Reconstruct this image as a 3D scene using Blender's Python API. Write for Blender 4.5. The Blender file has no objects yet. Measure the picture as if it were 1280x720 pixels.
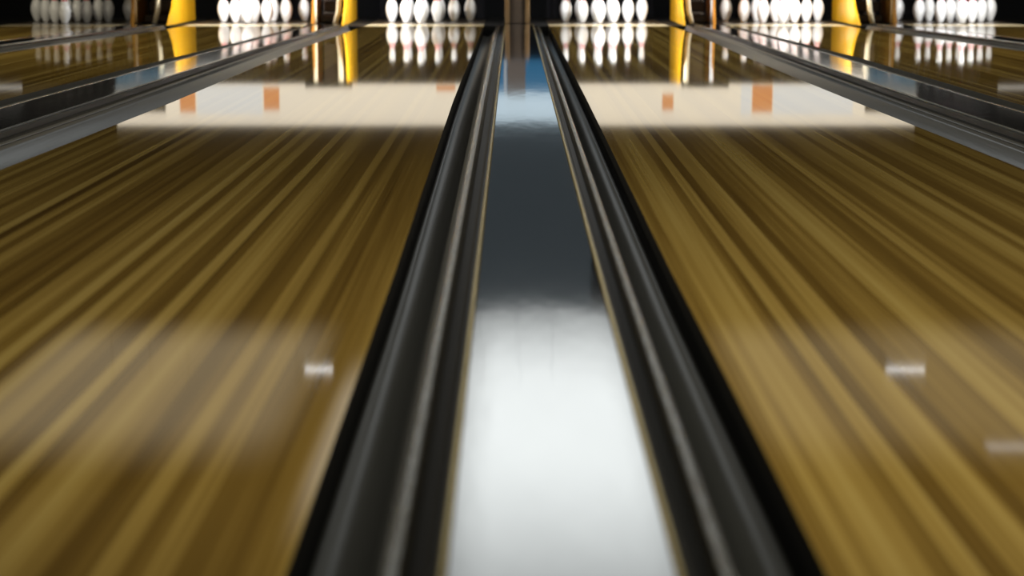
import bpy, bmesh, math, random
from mathutils import Vector
random.seed(4)
SC = bpy.context.scene
COL = SC.collection

# ------------------------------------------------------------------ helpers
def link(o, parent=None):
    COL.objects.link(o)
    if parent is not None:
        o.parent = parent
    return o

def mesh_obj(name, verts, faces, mats, parent=None, fmat=None, smooth=False, loc=None):
    me = bpy.data.meshes.new(name)
    me.from_pydata([tuple(v) for v in verts], [], faces)
    for m in (mats if isinstance(mats, (list, tuple)) else [mats]):
        me.materials.append(m)
    if fmat:
        for p, i in zip(me.polygons, fmat):
            p.material_index = i
    bm = bmesh.new(); bm.from_mesh(me)
    bmesh.ops.recalc_face_normals(bm, faces=bm.faces)
    bm.to_mesh(me); bm.free()
    if smooth:
        for p in me.polygons:
            p.use_smooth = True
    o = bpy.data.objects.new(name, me)
    if loc is not None:
        o.location = loc
    return link(o, parent)

def tag(o, label=None, cat=None, group=None, kind=None):
    if label: o['label'] = label
    if cat: o['category'] = cat
    if group: o['group'] = group
    if kind: o['kind'] = kind
    return o

def thing(name, label, cat, loc=(0, 0, 0), group=None):
    o = bpy.data.objects.new(name, None)
    o.empty_display_size = 0.1
    o.location = loc
    link(o)
    return tag(o, label, cat, group)

def box(x0, x1, y0, y1, z0, z1):
    v = [(x0,y0,z0),(x1,y0,z0),(x1,y1,z0),(x0,y1,z0),(x0,y0,z1),(x1,y0,z1),(x1,y1,z1),(x0,y1,z1)]
    f = [(0,3,2,1),(4,5,6,7),(0,1,5,4),(1,2,6,5),(2,3,7,6),(3,0,4,7)]
    return v, f

def bevel_box(name, dims, mat, parent=None, r=0.004, seg=2, loc=None):
    v, f = box(*dims)
    o = mesh_obj(name, v, f, mat, parent, loc=loc)
    bm = bmesh.new(); bm.from_mesh(o.data)
    bmesh.ops.bevel(bm, geom=bm.edges[:], offset=r, segments=seg, affect='EDGES', profile=0.5)
    bm.to_mesh(o.data); bm.free()
    return o

def lathe(profile, n=28):
    verts, faces = [], []
    for (r, z) in profile:
        for k in range(n):
            a = 2*math.pi*k/n
            verts.append((r*math.cos(a), r*math.sin(a), z))
    for i in range(len(profile)-1):
        for k in range(n):
            k2 = (k+1) % n
            faces.append((i*n+k, i*n+k2, (i+1)*n+k2, (i+1)*n+k))
    faces.append(tuple(range(n-1, -1, -1)))
    faces.append(tuple((len(profile)-1)*n+k for k in range(n)))
    return verts, faces

def interp(tab, y):
    if y <= tab[0][0]: return tab[0][1]
    for (a, xa), (b, xb) in zip(tab, tab[1:]):
        if y <= b:
            t = (y-a)/(b-a)
            return xa+(xb-xa)*t
    return tab[-1][1]

# ------------------------------------------------------------------ materials
def new_mat(name):
    m = bpy.data.materials.new(name); m.use_nodes = True
    nt = m.node_tree
    return m, nt, nt.nodes['Principled BSDF']

def pset(b, **kw):
    names = {'color':'Base Color','rough':'Roughness','metal':'Metallic','coat':'Coat Weight','coat_rough':'Coat Roughness',
             'spec':'Specular IOR Level','emit':'Emission Color','emit_s':'Emission Strength','coat_ior':'Coat IOR'}
    for k, v in kw.items():
        if k in ('color','emit'): v = (v[0], v[1], v[2], 1)
        b.inputs[names[k]].default_value = v

def plain(name, color, rough=0.5, metal=0.0, noise=0.0, scale=(30,30,30), bump=0.0, **kw):
    m, nt, b = new_mat(name)
    pset(b, color=color, rough=rough, metal=metal, **kw)
    if noise or bump:
        tc = nt.nodes.new('ShaderNodeTexCoord'); mp = nt.nodes.new('ShaderNodeMapping')
        mp.inputs['Scale'].default_value = scale
        nz = nt.nodes.new('ShaderNodeTexNoise'); nz.inputs['Scale'].default_value = 1; nz.inputs['Detail'].default_value = 3
        nt.links.new(tc.outputs['Object'], mp.inputs['Vector']); nt.links.new(mp.outputs[0], nz.inputs['Vector'])
        if noise:
            mr = nt.nodes.new('ShaderNodeMapRange')
            mr.inputs['To Min'].default_value = 1-noise; mr.inputs['To Max'].default_value = 1+noise
            nt.links.new(nz.outputs[0], mr.inputs[0])
            mx = nt.nodes.new('ShaderNodeVectorMath'); mx.operation = 'SCALE'
            mx.inputs[0].default_value = color
            nt.links.new(mr.outputs[0], mx.inputs['Scale'])
            nt.links.new(mx.outputs[0], b.inputs['Base Color'])
        if bump:
            bp = nt.nodes.new('ShaderNodeBump'); bp.inputs['Strength'].default_value = 1.0; bp.inputs['Distance'].default_value = bump
            nt.links.new(nz.outputs[0], bp.inputs['Height']); nt.links.new(bp.outputs[0], b.inputs['Normal'])
    return m

def emission(name, color, strength):
    m, nt, b = new_mat(name)
    pset(b, color=(0.004,0.004,0.004), rough=0.8, spec=0.0, emit=color, emit_s=strength)
    return m

def wood_mat():
    m, nt, b = new_mat('lane_wood')
    N = nt.nodes.new; L = nt.links.new
    tc = N('ShaderNodeTexCoord'); sep = N('ShaderNodeSeparateXYZ'); L(tc.outputs['Object'], sep.inputs[0])
    oi = N('ShaderNodeObjectInfo')
    def mth(op, a, bb=None):
        n = N('ShaderNodeMath'); n.operation = op
        for i, v in enumerate((a, bb)):
            if v is None: continue
            if isinstance(v, (int, float)): n.inputs[i].default_value = v
            else: L(v, n.inputs[i])
        return n.outputs[0]
    board = mth('FLOOR', mth('DIVIDE', sep.outputs['X'], 0.0285))
    seed = mth('ADD', board, mth('MULTIPLY', oi.outputs['Random'], 311.0))
    wn1 = N('ShaderNodeTexWhiteNoise'); wn1.noise_dimensions = '1D'; L(seed, wn1.inputs['W'])
    # smooth variation from board to board and grain stretched along the lane
    mp = N('ShaderNodeMapping'); mp.inputs['Scale'].default_value = (32, 0.08, 1); L(tc.outputs['Object'], mp.inputs['Vector'])
    nz = N('ShaderNodeTexNoise'); nz.inputs['Scale'].default_value = 1; nz.inputs['Detail'].default_value = 3; L(mp.outputs[0], nz.inputs['Vector'])
    mp2 = N('ShaderNodeMapping'); mp2.inputs['Scale'].default_value = (170, 0.8, 1); L(tc.outputs['Object'], mp2.inputs['Vector'])
    nz2 = N('ShaderNodeTexNoise'); nz2.inputs['Scale'].default_value = 1; nz2.inputs['Detail'].default_value = 4; L(mp2.outputs[0], nz2.inputs['Vector'])
    v = mth('ADD', mth('MULTIPLY', wn1.outputs['Value'], 0.42), mth('MULTIPLY', nz.outputs[0], 0.58))
    v = mth('ADD', v, mth('MULTIPLY', mth('SUBTRACT', nz2.outputs[0], 0.5), 0.45))
    cr = N('ShaderNodeValToRGB'); L(v, cr.inputs[0])
    e = cr.color_ramp.elements
    e[0].position = 0.12; e[0].color = (0.075, 0.038, 0.006, 1)
    e[1].position = 0.88; e[1].color = (0.60, 0.45, 0.14, 1)
    x = e.new(0.42); x.color = (0.24, 0.148, 0.03, 1)
    x = e.new(0.62); x.color = (0.42, 0.285, 0.07, 1)
    L(cr.outputs[0], b.inputs['Base Color'])
    pset(b, rough=0.55, spec=0.0, coat=0.85, coat_rough=0.04, coat_ior=1.5)
    return m

M_WOOD = wood_mat()
M_BLACK = plain('black_rubber', (0.004,0.004,0.004), 0.7, spec=0.1)
M_DECK = plain('pin_deck_board', (0.05,0.035,0.02), 0.35, noise=0.3, scale=(40,2,1), coat=0.4, coat_rough=0.05)
M_STRIP = plain('pale_tail_strip', (0.75,0.62,0.38), 0.4, noise=0.1, coat=0.8, coat_rough=0.05)
M_GUTTER = plain('satin_grey_gutter', (0.15,0.155,0.155), 0.33, 0.6, noise=0.15, scale=(60,1.5,60), bump=0.0006)
M_GUTC = plain('dark_grey_gutter', (0.045,0.047,0.044), 0.36, 0.25, noise=0.2, scale=(60,1.5,60), bump=0.0006)
M_SIDE = plain('dark_grey_side', (0.045,0.048,0.048), 0.4, 0.3, noise=0.2)
M_GROOVE = plain('groove_black', (0.006,0.006,0.0055), 0.4, spec=0.12)
M_LIP = plain('bumpy_bright_lip', (0.5,0.51,0.49), 0.18, 0.95, noise=0.3, scale=(220,26,220), bump=0.004)
M_TRIM = plain('brassy_edge_trim', (0.70,0.54,0.18), 0.25, 0.9, noise=0.2, scale=(80,6,80), bump=0.0004)
M_CAP = plain('polished_metal_cap', (0.86,0.88,0.88), 0.055, 1.0, noise=0.06, scale=(10,2,1), bump=0.0005)
M_CAPD = plain('dark_metal_cap', (0.5,0.52,0.55), 0.10, 1.0, noise=0.1, scale=(10,2,1), bump=0.0008)
M_PIN = plain('pin_white', (0.86,0.86,0.85), 0.25, coat=0.6, coat_rough=0.08, noise=0.02)
M_RED = plain('pin_red', (0.62,0.02,0.04), 0.3, coat=0.6)
M_YEL = plain('yellow_panel', (0.72,0.37,0.008), 0.35, noise=0.12, scale=(6,6,6), coat=0.3)
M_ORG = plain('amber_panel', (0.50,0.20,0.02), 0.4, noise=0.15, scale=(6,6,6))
M_ORGD = plain('shaded_amber_panel', (0.16,0.07,0.008), 0.4, noise=0.15, scale=(6,6,6))  # amber with less light on it, the shade put into the colour
M_POST = plain('pale_post', (0.95,0.84,0.58), 0.3, noise=0.1, coat=0.4)
M_SILV = plain('silver_post', (0.7,0.72,0.75), 0.3, 0.5, noise=0.1)
M_BROWN = plain('brown_post', (0.13,0.075,0.025), 0.4, noise=0.1)
M_INT = plain('dark_brown_interior', (0.035,0.02,0.008), 0.7, noise=0.3)
M_CURT = plain('black_curtain', (0.006,0.006,0.007), 0.9, noise=0.3, scale=(40,1,2), spec=0.05)
M_FLOOR = plain('dark_concrete', (0.02,0.02,0.02), 0.9, noise=0.3)
M_WALL = plain('dark_wall', (0.012,0.013,0.016), 0.9, noise=0.2)
M_CEIL = plain('dark_ceiling', (0.02,0.02,0.022), 0.9, noise=0.2)
M_FASCIA = emission('black_fascia', (0.8,0.8,0.8), 0.002)
M_SLATE = emission('slate_glow_fascia', (0.72,0.89,1.0), 0.038)  # added faint glow, gives the central divider its slate reflection
M_SIGN = emission('lit_cream_panel', (1.0,0.88,0.69), 1.3)
M_SIGND = emission('dim_cream_panel', (1.0,0.90,0.74), 0.012)
M_SIGNH = emission('half_lit_panel', (1.0,0.95,0.85), 0.5)
M_SIGNW = emission('lit_white_panel', (0.97,0.95,0.88), 1.15)
M_SIGNO = emission('lit_orange_panel', (1.0,0.42,0.16), 1.0)
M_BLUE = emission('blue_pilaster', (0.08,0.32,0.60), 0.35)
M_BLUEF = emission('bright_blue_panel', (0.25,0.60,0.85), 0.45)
M_STRIPB = emission('column_image_glow', (0.62,0.50,0.42), 0.16)  # brown glow imitating the column as mirrored in the divider
M_STRIPP = emission('column_edge_glow', (0.8,0.85,0.9), 0.35)  # pale glow imitating the light line beside the mirrored column
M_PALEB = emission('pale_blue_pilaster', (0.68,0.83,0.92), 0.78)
M_FRAME = plain('dark_frame', (0.02,0.02,0.02), 0.5)

# ------------------------------------------------------------------ plan of the lanes (metres; camera above x=0 looking along +Y)
Y0, YF = 0.6, 18.36         # foul-line side, end of the lane boards
ST = [0.6, 1.5, 2.5, 4, 5.5, 7, 8.7, 10.5, 12.5, 14.5, 16.2, 17.2, 17.85]
def c(v): return [(0, v), (30, v)]
E = {
 'L1': [(2,-0.245),(4,-0.248),(9,-0.274),(18.3,-0.278)],
 'R1': [(2,0.338),(4,0.330),(9,0.334),(18.3,0.325)],
 'L2': [(2,-1.63),(6,-1.585),(8,-1.535),(13,-1.51),(15,-1.46),(16.4,-1.41),(18.3,-1.37)],
 'R2': [(2,1.62),(6,1.578),(8.7,1.535),(11.6,1.50),(16.3,1.50),(18.3,1.43)],
 'L3': [(2,-2.5),(8.85,-2.33),(12.1,-2.20),(14.8,-2.07),(18.3,-1.93)],
 'R3': [(2,2.4),(8.3,2.24),(12.7,2.21),(17.5,2.03),(18.3,1.99)],
 'L4': [(2,-4.1),(13,-3.45),(16.5,-3.08),(18.3,-3.04)],
 'R4': [(2,4.1),(13.4,3.50),(16.7,3.12),(18.3,3.07)],
 'L5': [(2,-4.8),(14.7,-3.95),(18.3,-3.62)],
 'R5': [(2,4.8),(15.2,4.02),(18.3,3.66)],
 'L6': [(2,-6.0),(14.7,-5.1),(18.3,-4.75)],
 'R6': [(2,6.0),(15.2,5.1),(18.3,4.78)],
}
def ex(k, y): return interp(E[k], y)

LANES = [  # left edge, right edge, wording, rack head x, missing corner pins
 ('L6','L5','the far left lane', -4.27, ()),
 ('L4','L3','the second lane from left', -2.53, (7,)),
 ('L2','L1','the lane left of center', -0.885, (7,)),
 ('R1','R2','the lane right of center', 0.815, (7,)),
 ('R3','R4','the second lane from right', 2.56, ()),
 ('R5','R6','the far right lane', 4.27, ()),
]
LANELAB = ['amber wooden bowling lane at the far left edge, under the unlit pins',
 'glossy wooden bowling lane second from the left, behind the left gutter',
 'large striped wooden bowling lane left of the central metal divider',
 'large striped wooden bowling lane right of the central metal divider',
 'glossy wooden bowling lane second from the right, behind the right gutter',
 'amber wooden bowling lane at the far right edge, under the half hidden pins']

for i, (ea, eb, word, hx, miss) in enumerate(LANES):
    cx = 0.5*(ex(ea,18.3)+ex(eb,18.3))
    t = thing('bowling_lane', LANELAB[i], 'bowling lane', (cx, Y0, 0), 'bowling lanes')
    v, f, fm = [], [], []
    for y in ST:
        a, b_ = ex(ea,y)-cx, ex(eb,y)-cx
        v += [(a,y-Y0,0),(b_,y-Y0,0),(b_,y-Y0,-0.115),(a,y-Y0,-0.115)]
    n = len(ST)
    for k in range(n-1):
        p, q = 4*k, 4*k+4
        for j in range(4):
            j2 = (j+1) % 4
            f.append((p+j,p+j2,q+j2,q+j)); fm.append(0 if j == 0 else 1)
    f.append((0,1,2,3)); fm.append(1); f.append((4*n-4,4*n-3,4*n-2,4*n-1)); fm.append(1)
    mesh_obj('lane_boards', v, f, [M_WOOD, M_BLACK if i in (2, 3) else M_SIDE], t, fm)
    xa, xb = ex(ea,18.36)-cx, ex(eb,18.36)-cx
    vv, ff = box(xa, xb, 17.855-Y0, 18.38-Y0, -0.1, 0.0005)
    tag(mesh_obj('tail_strip', vv, ff, M_STRIP, t), 'pale strip across the end of the lane')
    vv, ff = box(xa, xb, 18.385-Y0, 19.75-Y0, -0.1, 0.0)
    tag(mesh_obj('pin_deck', vv, ff, M_DECK, t), 'dark board under the pins')

# ------------------------------------------------------------------ gutters and dividers
def sweep(name, prof, mat, parent, cx, smooth=True, ys=ST, closed=False):
    """prof(y) -> list of (x, z) across; skinned along the lane"""
    v, f = [], []
    for y in ys:
        p = prof(y)
        v += [(x-cx, y-Y0, z) for x, z in p]
    m = len(p)
    for k in range(len(ys)-1):
        for j in range(m if closed else m-1):
            j2 = (j+1) % m
            f.append((k*m+j, k*m+j2, (k+1)*m+j2, (k+1)*m+j))
    if closed:
        f.append(tuple(range(m))); f.append(tuple((len(ys)-1)*m+j for j in range(m)))
    return mesh_obj(name, v, f, mat, parent, smooth=smooth)

ZD = 0.02
GUT = [(0.015,-0.078),(0.065,-0.087),(0.14,-0.091),(0.23,-0.090),(0.32,-0.083),(0.405,-0.070),(0.48,-0.052),(0.545,-0.032),(0.595,-0.013),(0.628,0.002)]
def gap(ea, eb, dv, labels, capmat, trimmat, lipmat, gutmat):
    """ea..eb: lane edges either side of the gap; dv(y) -> divider edges"""
    cx = 0.5*sum(dv(18.3))
    for side in (0, 1):
        def pr(y, side=side):
            lane = ex((ea, eb)[side], y); d = dv(y)[side]
            top = [(lane+(d-lane)*u, z) for u, z in GUT]
            bot = [(x, z-0.012) for x, z in reversed(top)]
            return top+bot
        lx = 0.5*(ex((ea,eb)[side],18.3)+dv(18.3)[side])
        g = sweep('gutter', pr, gutmat, None, lx, closed=True)
        g.location = (lx, Y0, 0)
        tag(g, labels[side], 'gutter', 'gutters between lanes')
    t = thing('lane_divider', labels[2], 'lane divider', (cx, Y0, 0), 'dividers between gutters')
    def cap(y):
        a, b_ = dv(y); w = b_-a; k = 0.016
        return [(a+k*w+0.004,-0.11),(a+k*w+0.004,ZD-0.006),(a+0.04*w,ZD),(a+0.2*w,ZD+0.0003),(a+0.5*w,ZD+0.0006),(a+0.8*w,ZD+0.0003),(b_-0.04*w,ZD),(b_-k*w-0.004,ZD-0.006),(b_-k*w-0.004,-0.11)]
    sweep('divider_cap', cap, capmat, t, cx, closed=True, smooth=False)
    for s in (0, 1):
        def tr(y, s=s):
            a, b_ = dv(y); w = b_-a; sg = 1 if s == 0 else -1; e = (a, b_)[s]
            return [(e, ZD-0.006),(e, ZD-0.002),(e+sg*0.008*w, ZD+0.002),(e+sg*0.026*w, ZD+0.002),(e+sg*0.030*w, ZD-0.006),]
        o = sweep('edge_trim', tr, trimmat, t, cx, closed=True, smooth=False)
        tag(o, 'thin bright edge trim')
        def gr(y, s=s):
            a, b_ = dv(y); sg = -1 if s == 0 else 1; e = (a, b_)[s]; lane = ex((ea,eb)[s], y); w = abs(lane-e)
            return [(e,-0.022),(e+sg*0.001,ZD-0.0065),(e+sg*0.006,ZD-0.0065),(e+sg*0.012,-0.006),(e+sg*0.10*w,-0.008),(e+sg*0.20*w,-0.010),(e+sg*0.262*w,0.0),(e+sg*0.262*w,-0.022)]
        o = sweep('groove', gr, M_GROOVE, t, cx, closed=True, smooth=False)
        tag(o, 'black groove beside the trim')
        def lp(y, s=s):
            a, b_ = dv(y); sg = -1 if s == 0 else 1; e = (a, b_)[s]; lane = ex((ea,eb)[s], y); w = abs(lane-e)
            return [(e+sg*(0.315+0.052*math.cos(q))*w, 0.002+0.006*math.sin(q)) for q in [math.pi*k/6 for k in range(7)]]
        sweep('rounded_lip', lp, lipmat, t, cx, closed=True)

def dv_c(y): return (interp([(2,-0.079),(18.3,-0.082)], y), interp([(2,0.179),(18.3,0.180)], y))
def dv_gap(ea, eb):
    def fn(y):
        a, b_ = ex(ea,y), ex(eb,y); w = b_-a
        return (a+0.385*w, a+0.75*w) if a+b_ > 0 else (a+0.25*w, a+0.615*w)
    return fn
gap('L1','R1', dv_c, ['dark grey gutter along the left side of the central divider','dark grey gutter along the right side of the central divider',
    'wide central metal divider running down the middle, white with reflected light'], M_CAP, M_TRIM, M_LIP, M_GUTC)
M_TRIM2 = plain('steel_edge_trim', (0.45,0.46,0.45), 0.25, 0.9, noise=0.2, scale=(80,6,80))
gap('L3','L2', dv_gap('L3','L2'), ['narrow gutter on the far side of the left dark divider','grey gutter along the left edge of the large left lane',
    'dark glossy divider left of the large left lane, with blue and yellow reflections'], M_CAPD, M_TRIM2, M_GUTTER, M_GUTTER)
gap('R2','R3', dv_gap('R2','R3'), ['grey gutter along the right edge of the large right lane','narrow gutter on the far side of the right dark divider',
    'dark glossy divider right of the large right lane, with a blue reflection'], M_CAPD, M_TRIM2, M_GUTTER, M_GUTTER)
gap('L5','L4', dv_gap('L5','L4'), ['gutter beside the unlit lane in the far left corner','gutter along the back edge of the second lane from the left',
    'slate grey divider in the upper left corner before the unlit pins'], M_CAPD, M_TRIM2, M_GUTTER, M_GUTTER)
gap('R4','R5', dv_gap('R4','R5'), ['gutter along the back edge of the second lane from the right','gutter beside the lane in the far right corner',
    'slate grey divider in the upper right corner before the half hidden pins'], M_CAPD, M_TRIM2, M_GUTTER, M_GUTTER)

# ------------------------------------------------------------------ pins
I = 0.0254
PROF = [(1.0,0),(1.06,0.06),(1.415,0.75),(1.70,1.5),(1.955,2.25),(2.14,2.85),(2.255,3.375),(2.345,3.95),(2.383,4.5),(2.36,5.1),(2.28,5.875),(2.09,6.6),(1.85,7.25),
        (1.54,7.95),(1.236,8.625),(1.08,9.05),(0.98,9.375),(0.90,10.0),(0.905,10.45),(0.935,10.875),(1.047,11.75),(1.135,12.2),(1.203,12.625),(1.255,13.1),(1.273,13.5),(1.235,13.95),(1.11,14.4),(0.88,14.75),(0.55,14.94),(0.15,15.0)]
def rad(z):
    for (r0,z0),(r1,z1) in zip(PROF, PROF[1:]):
        if z <= z1: return r0+(r1-r0)*(z-z0)/(z1-z0)
pv, pf = lathe([(r*I, z*I) for r, z in PROF])
sv, sf = [], []
for za, zb in ((8.35,8.95),(9.45,10.05)):
    n0 = len(sv)
    zs = [za+(zb-za)*k/3 for k in range(4)]
    v_, f_ = lathe([(rad(zs[0])*I-0.001, zs[0]*I)]+[(rad(z)*I+0.0006, z*I) for z in zs]+[(rad(zs[-1])*I-0.001, zs[-1]*I)])
    sv += v_; sf += [tuple(k+n0 for k in q) for q in f_[:-2]]
proto = mesh_obj('bowling_pin', pv, pf, M_PIN, smooth=True)
stripe = mesh_obj('neck_stripe', sv, sf, M_RED, proto, smooth=True)
tag(stripe, 'red neck stripes')
RACK = {1:(0,0),2:(-1,1),3:(1,1),4:(-2,2),5:(0,2),6:(2,2),7:(-3,3),8:(-1,3),9:(1,3),10:(3,3)}
POSW = {1:'front pin',2:'second row left pin',3:'second row right pin',4:'third row left pin',5:'third row middle pin',6:'third row right pin',
        7:'back row leftmost pin',8:'back row second pin from left',9:'back row third pin from left',10:'back row rightmost pin'}
first = True
for (ea, eb, word, hx, miss) in LANES:
    for k, (a, r) in RACK.items():
        if k in miss: continue
        if first:
            o = proto; first = False
        else:
            o = proto.copy(); COL.objects.link(o)
            s2 = stripe.copy(); COL.objects.link(s2); s2.parent = o
        o.location = (hx+a*0.1524, 18.56+r*0.264, 0.0)
        o.rotation_euler = (0, 0, random.uniform(0, 6))
        tag(o, 'white bowling pin, '+POSW[k]+' on '+word, 'bowling pin', 'bowling pins standing on '+word)

# ------------------------------------------------------------------ machine side columns between the lanes
def plate_mesh(name, x0, x1, mat, parent, yf=17.95, yb=19.5, flare=0.55, h=1.2, cy=0):
    """upright side plate; its front edge sweeps back in a curve above the floor"""
    pts = []
    for k in range(9):
        z = h*k/8
        pts.append((yf+flare*(1-math.exp(-z/0.22)), z+0.004))
    prof = pts+[(yb, h+0.004), (yb, 0.004)]
    v = [(x0, y-cy, z) for y, z in prof]+[(x1, y-cy, z) for y, z in prof]
    n = len(prof)
    f = [tuple(range(n)), tuple(range(2*n-1, n-1, -1))]
    for k in range(n):
        k2 = (k+1) % n
        f.append((k, k2, n+k2, n+k))
    return mesh_obj(name, v, f, mat, parent)

def post_mesh(name, x, y, r, mat, parent, lean=0.0, h=1.2, cy=0):
    v, f = [], []
    N_, K = 12, 10
    for k in range(K+1):
        z = 0.004+h*k/K
        off = lean*math.exp(-z/0.10)
        for j in range(N_):
            a = 2*math.pi*j/N_
            v.append((x+off+r*math.cos(a), y-cy+1.3*r*math.sin(a), z))
    for k in range(K):
        for j in range(N_):
            j2 = (j+1) % N_
            f.append((k*N_+j, k*N_+j2, (k+1)*N_+j2, (k+1)*N_+j))
    f.append(tuple(range(N_))); f.append(tuple(K*N_+j for j in range(N_)))
    return mesh_obj(name, v, f, mat, parent, smooth=True)

def column(label, xi, xo, sgn, inner_post, outer_post, inner_mat, outer_mat, lean, off):
    cy = 18.7
    xm = 0.5*(xi+xo)
    t = thing('machine_column', label, 'column', (xm, cy, 0.0), 'columns between the pin decks')
    w = 0.02*sgn
    plate_mesh('side_plate', xi-xm, xi+w-xm, inner_mat, t, cy=cy)
    plate_mesh('side_plate', xo-w-xm, xo-xm, outer_mat, t, cy=cy, flare=0.15, yf=18.3, yb=19.1)
    post_mesh('front_post', xi+off*sgn-xm, 18.45, 0.026, inner_post, t, lean=lean*sgn, cy=cy)
    post_mesh('front_post', xo-w-xm, 18.45, 0.020, outer_post, t, cy=cy)
    lo, hi = sorted((xi+w-xm, xo-w-xm))
    bevel_box('back_panel', (lo+0.002, hi-0.002, 19.3-cy, 19.34-cy, 0.004, 1.2), M_INT, t)
    bevel_box('base_block', (lo+0.03, hi-0.03, 18.75-cy, 19.25-cy, 0.004, 0.07), M_INT, t, r=0.015)
    bevel_box('inner_bracket', (lo+0.05, hi-0.03, 18.9-cy, 19.2-cy, 0.10, 0.2), M_INT, t, r=0.015)
    return t

for s, side in ((-1,'left'),(1,'right')):
    column('yellow sided machine column at the %s end of the large %s lane' % (side, side), s*1.565, s*1.90, s, M_POST, M_SILV if s > 0 else M_POST, M_YEL, M_ORG, 0.05, 0.075)
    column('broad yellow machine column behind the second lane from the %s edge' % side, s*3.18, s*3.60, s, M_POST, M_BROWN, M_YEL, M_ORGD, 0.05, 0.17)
cy = 18.7
t = thing('machine_column', 'narrow brown machine column with amber edges behind the central divider', 'column', (0.035, cy, 0), 'columns between the pin decks')
for s in (-1, 1):
    plate_mesh('side_plate', s*0.085, s*0.105, M_INT, t, cy=cy, flare=0.0, yf=18.5)
    bevel_box('front_post', (s*0.095-0.022, s*0.095+0.022, 18.40-cy, 18.45-cy, 0.004, 1.2), M_BROWN, t, r=0.008)
bevel_box('back_panel', (-0.072, 0.072, 18.52-cy, 18.56-cy, 0.004, 1.2), M_INT, t)

# black flat plates that close each gap at the end of the gutters
for ea, eb, wd in (('L1','R1','the central brown column'),('L3','L2','the yellow column left of center'),('R2','R3','the yellow column right of center'),
                   ('L5','L4','the broad yellow column at left'),('R4','R5','the broad yellow column at right')):
    a, b_ = ex(ea,18.36)+0.004, ex(eb,18.36)-0.004
    o = bevel_box('end_plate', (a, b_, 17.87, 19.75, -0.1, 0.002), M_BLACK, None, r=0.002)
    tag(o, 'black flat plate under '+wd, 'plate')

# black pit curtains behind the pins
for (ea, eb, word, hx, miss) in LANES:
    cxl = 0.5*(ex(ea,18.3)+ex(eb,18.3)); w = 0.5*(ex(eb,18.3)-ex(ea,18.3))-0.01
    v, f = [], []
    n = 48
    for k in range(n+1):
        x = -w+2*w*k/n; yy = 0.02*math.sin(k*1.3)
        v += [(x, yy, 0.01), (x, yy, 1.3)]
    for k in range(n):
        f.append((2*k, 2*k+2, 2*k+3, 2*k+1))
    o = mesh_obj('pit_curtain', v, f, M_CURT, None, smooth=True, loc=(cxl, 19.9, 0))
    tag(o, 'black pit curtain behind the pins on '+word, 'curtain', 'black pit curtains')

# ------------------------------------------------------------------ masking units above the pins (seen only mirrored in the lanes)
YM = 17.3
BLK = {  # orange tiles across each lane: (offset from lane centre, width, z0, z1)
 1: [(-0.425,0.14,0.52,0.74),(0.325,0.14,0.52,0.72)], 2: [(0.22,0.17,0.50,0.55)],
 3: [(0.50,0.10,0.58,0.72)], 4: [(-0.31,0.18,0.50,0.74)], 0: [], 5: []}
WHT = {0: [(-0.6,-0.2)], 5: [(0.1,0.6)], 1: [(-0.34,0.24)], 4: [(-0.50,-0.41),(-0.21,0.5)]}
for i, (ea, eb, word, hx, miss) in enumerate(LANES):
    a, b_ = ex(ea,18.3)-0.0695, ex(eb,18.3)+0.0695
    cxl = 0.5*(a+b_); w = (b_-a)/2
    t = thing('masking_unit', 'lit cream and orange masking panel above '+word, 'masking panel', (cxl, YM, 0.5), 'masking panels over the pin decks')
    v, f = box(-w, w, 0.0, 0.05, -0.01, 0.36); mesh_obj('lit_panel', v, f, M_SIGND if i in (0, 5) else M_SIGN, t)
    for xa, xb in WHT.get(i, []):
        v, f = box(xa, xb, -0.008, -0.001, 0.0, 0.04 if i in (0, 5) else 0.26); mesh_obj('white_tile', v, f, M_SIGNH if i in (0, 5) else M_SIGNW, t)
    for (ox, ww, z0, z1) in BLK[i]:
        v, f = box(ox-ww/2, ox+ww/2, -0.014, -0.009, z0-0.5, z1-0.5); mesh_obj('orange_tile', v, f, M_SIGNO, t)
    v, f = box(-w, w, 0.0, 0.08, 0.362, 2.05); mesh_obj('fascia', v, f, M_FASCIA, t)
    for sx in (-0.8, 0.8):
        v, f = box(sx*w-0.001, sx*w+0.001, 0.04, 0.042, 2.05, 2.80); mesh_obj('hanger_rod', v, f, M_FRAME, t)
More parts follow.
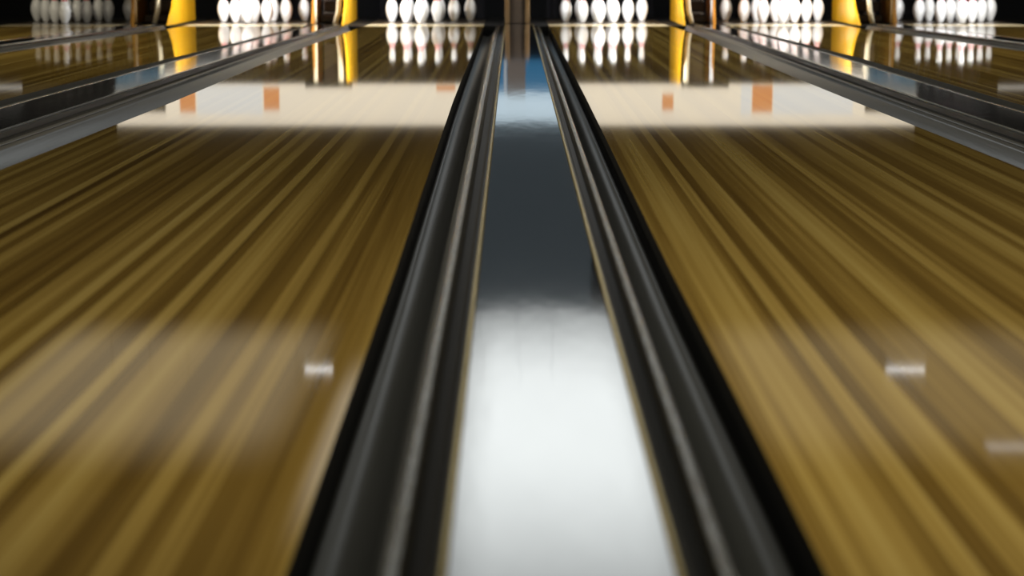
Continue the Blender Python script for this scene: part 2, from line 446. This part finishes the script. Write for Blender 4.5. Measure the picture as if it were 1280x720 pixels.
for ea, eb, wd in (('L1','R1','the central divider'),('L3','L2','the left dark divider'),('R2','R3','the right dark divider'),
                   ('L5','L4','the upper left divider'),('R4','R5','the upper right divider')):
    a, b_ = ex(ea,18.3)+0.07, ex(eb,18.3)-0.07
    cxl = 0.5*(a+b_); w = (b_-a)/2
    t = thing('pilaster', 'blue and pale pilaster panel hanging above '+wd, 'pilaster', (cxl, YM, 0.5), 'pilasters between the masking panels')
    far = abs(cxl) > 2.5; mid = 1 < abs(cxl) < 2.5
    wl, wr, yq = (-0.28, 0.45, -0.07) if abs(cxl) < 1 else (-w, w, 0.0)
    yr = -0.025 if abs(cxl) < 1 else 0.05
    za, zb, zc = (-0.03, 0.02, 0.022) if mid else ((-0.06, 0.02, 0.24) if far else (-0.19, 0.10, 0.102))
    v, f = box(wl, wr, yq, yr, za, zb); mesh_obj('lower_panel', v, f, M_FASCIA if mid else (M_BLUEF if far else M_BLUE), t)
    if far:
        v, f = box(-w, w, 0, 0.05, zb+0.001, zc-0.001); mesh_obj('dark_panel', v, f, M_FRAME, t)
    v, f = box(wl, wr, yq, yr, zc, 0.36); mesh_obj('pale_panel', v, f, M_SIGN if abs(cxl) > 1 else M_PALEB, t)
    yh = -0.05 if abs(cxl) < 1 else 0.04
    v, f = box(-0.001, 0.001, yh, yh+0.002, 2.05, 2.80); mesh_obj('hanger_rod', v, f, M_FRAME, t)
    if not (far or mid):
        v, f = box(-0.085, 0.085, -0.08, -0.0705, -0.19, 0.12); mesh_obj('column_image_strip', v, f, M_STRIPB, t)  # added glowing strip in place of the column's reflection
        v, f = box(-0.115, -0.09, -0.08, -0.0705, -0.19, 0.12); mesh_obj('column_edge_image', v, f, M_STRIPP, t)  # added glowing line for the pale edge of that reflection
    v, f = (box(-0.6, 0.72, -0.069, -0.025, 0.362, 2.05) if abs(cxl) < 1 else box(-w, w, 0, 0.08, 0.362, 2.05))  # central fascia widened so the divider mirrors its added glow
    mesh_obj('fascia', v, f, M_SLATE if abs(cxl) < 1 else M_FASCIA, t)

# ------------------------------------------------------------------ room shell
def struct(name, dims, mat):
    v, f = box(*dims); o = mesh_obj(name, v, f, mat); o['kind'] = 'structure'; return o
struct('floor', (-7.5,7.5,-1.5,24.7,-0.25,-0.13), M_FLOOR)
struct('ceiling', (-7.5,7.5,-1.5,24.7,3.3,3.4), M_CEIL)
struct('wall_back', (-7.5,7.5,24.5,24.7,-0.13,3.3), M_WALL)
struct('wall_left', (-7.5,-7.3,-1.5,24.5,-0.13,3.3), M_WALL)
struct('wall_right', (7.3,7.5,-1.5,24.5,-0.13,3.3), M_WALL)

# ------------------------------------------------------------------ ceiling lights
def glow(w, d, color, strength, soft):
    m = emission('diffuser_glow', color, strength)
    if soft == (0, 0): return m
    nt = m.node_tree; N = nt.nodes.new; L = nt.links.new
    tc = N('ShaderNodeTexCoord'); sep = N('ShaderNodeSeparateXYZ'); L(tc.outputs['Object'], sep.inputs[0])
    outs = []
    for ax, half, sf_ in (('X', w, soft[0]), ('Y', d, soft[1])):
        if sf_ == 0: continue
        a = N('ShaderNodeMath'); a.operation = 'ABSOLUTE'; L(sep.outputs[ax], a.inputs[0])
        mr = N('ShaderNodeMapRange'); mr.interpolation_type = 'SMOOTHSTEP'
        mr.inputs['From Min'].default_value = half; mr.inputs['From Max'].default_value = half*(1-sf_)
        mr.inputs['To Min'].default_value = 0; mr.inputs['To Max'].default_value = 1
        L(a.outputs[0], mr.inputs[0]); outs.append(mr.outputs[0])
    mu = N('ShaderNodeMath'); mu.operation = 'MULTIPLY'; L(outs[0], mu.inputs[0])
    if len(outs) > 1: L(outs[1], mu.inputs[1])
    else: mu.inputs[1].default_value = 1
    m2 = N('ShaderNodeMath'); m2.operation = 'MULTIPLY'; m2.inputs[1].default_value = strength; L(mu.outputs[0], m2.inputs[0])
    L(m2.outputs[0], nt.nodes['Principled BSDF'].inputs['Emission Strength'])
    return m

def light_panel(label, x0, x1, y0, y1, color, strength, z=3.26, soft=(0, 0)):
    t = thing('ceiling_light', label, 'ceiling light', ((x0+x1)/2, (y0+y1)/2, z), None)
    w, d = (x1-x0)/2, (y1-y0)/2
    m = glow(w, d, color, strength, soft)
    v, f = box(-w, w, -d, d, -0.012, 0.0); mesh_obj('diffuser', v, f, m, t)
    v, f = box(-w-0.004, w+0.004, -d-0.004, d+0.004, 0.001, 0.035); mesh_obj('housing', v, f, M_FRAME, t)
    return t
light_panel('long white ceiling light above the central divider', -0.95, 1.65, 8.1, 23.5, (0.97,1.0,0.99), 1.0, soft=(0.62, 0.9))
light_panel('wide dim ceiling light above the large left lane', -4.9, -1.68, 14.0, 20.9, (1.0,0.86,0.60), 0.42, soft=(0.3, 0.6))
light_panel('wide dim ceiling light above the large right lane', 1.8, 5.6, 14.0, 20.9, (1.0,0.86,0.60), 0.24, soft=(0.3, 0.6))
light_panel('slim ceiling light strip over the inner edge of the left lane', -1.66, -1.16, 12.0, 19.0, (1.0,0.95,0.82), 0.8, soft=(0.9, 0.7))
light_panel('small bright ceiling light left of the central divider', -1.96, -1.70, 17.72, 17.80, (1,1,1), 6, z=3.2)
light_panel('small bright ceiling light right of the central divider', 3.5, 3.86, 17.72, 17.80, (1,1,1), 5, z=3.2)
light_panel('small bright ceiling light far right of the central divider', 3.75, 4.2, 14.75, 15.0, (1,1,1), 0.9, z=3.2)

def area(name, loc, rot, sx, sy, power, color):
    l = bpy.data.lights.new(name, 'AREA'); l.shape = 'RECTANGLE'; l.size = sx; l.size_y = sy; l.energy = power; l.color = color
    o = bpy.data.objects.new(name, l); o.location = loc; o.rotation_euler = rot; link(o); return o
PIN_P = [0.08, 32, 36, 36, 32, 20]
PIN_X = [0, -0.10, -0.30, 0.22, 0.16, 0.05]
for (ea, eb, word, hx, miss), p, dx in zip(LANES, PIN_P, PIN_X):
    # short strip lamp behind the masking unit, aimed down at the pins
    area('pin_light', (hx+dx, 18.12, 0.66), (math.radians(48), 0, 0), 0.30, 0.10, p, (0.98,0.99,1.0))
near = area('lane_fill', (0.35, -0.9, 2.9), (math.radians(66),0,0), 1.2, 0.6, 46, (1.0,0.92,0.76))  # added fill behind the camera, brightens the near boards
near.data.spread = math.radians(60)
for sx in (-1, 1):
    area('side_fill', (sx*6.6, 13.5, 2.9), (0, math.radians(48)*sx, 0), 0.6, 3.0, 170, (1.0,0.90,0.68))  # added fill, set wide so the lanes do not mirror it

w = bpy.data.worlds.new('world'); w.use_nodes = True; SC.world = w
w.node_tree.nodes['Background'].inputs[0].default_value = (0.9,0.95,1.0,1)
w.node_tree.nodes['Background'].inputs[1].default_value = 0.03

# ------------------------------------------------------------------ camera
cam = bpy.data.cameras.new('camera'); co = bpy.data.objects.new('camera', cam); link(co)
F = 2416.0
cam.sensor_width = 36; cam.lens = F/1280*36
th = math.atan(418/F)
co.location = (0, 0, 0.657)
co.rotation_euler = (math.pi/2-th, 0, 0.0008)
cam.dof.use_dof = True; cam.dof.focus_distance = 8.0; cam.dof.aperture_fstop = 3.4
cam.clip_start = 0.05
SC.camera = co
SC.view_settings.view_transform = 'Standard'
SC.view_settings.look = 'None'
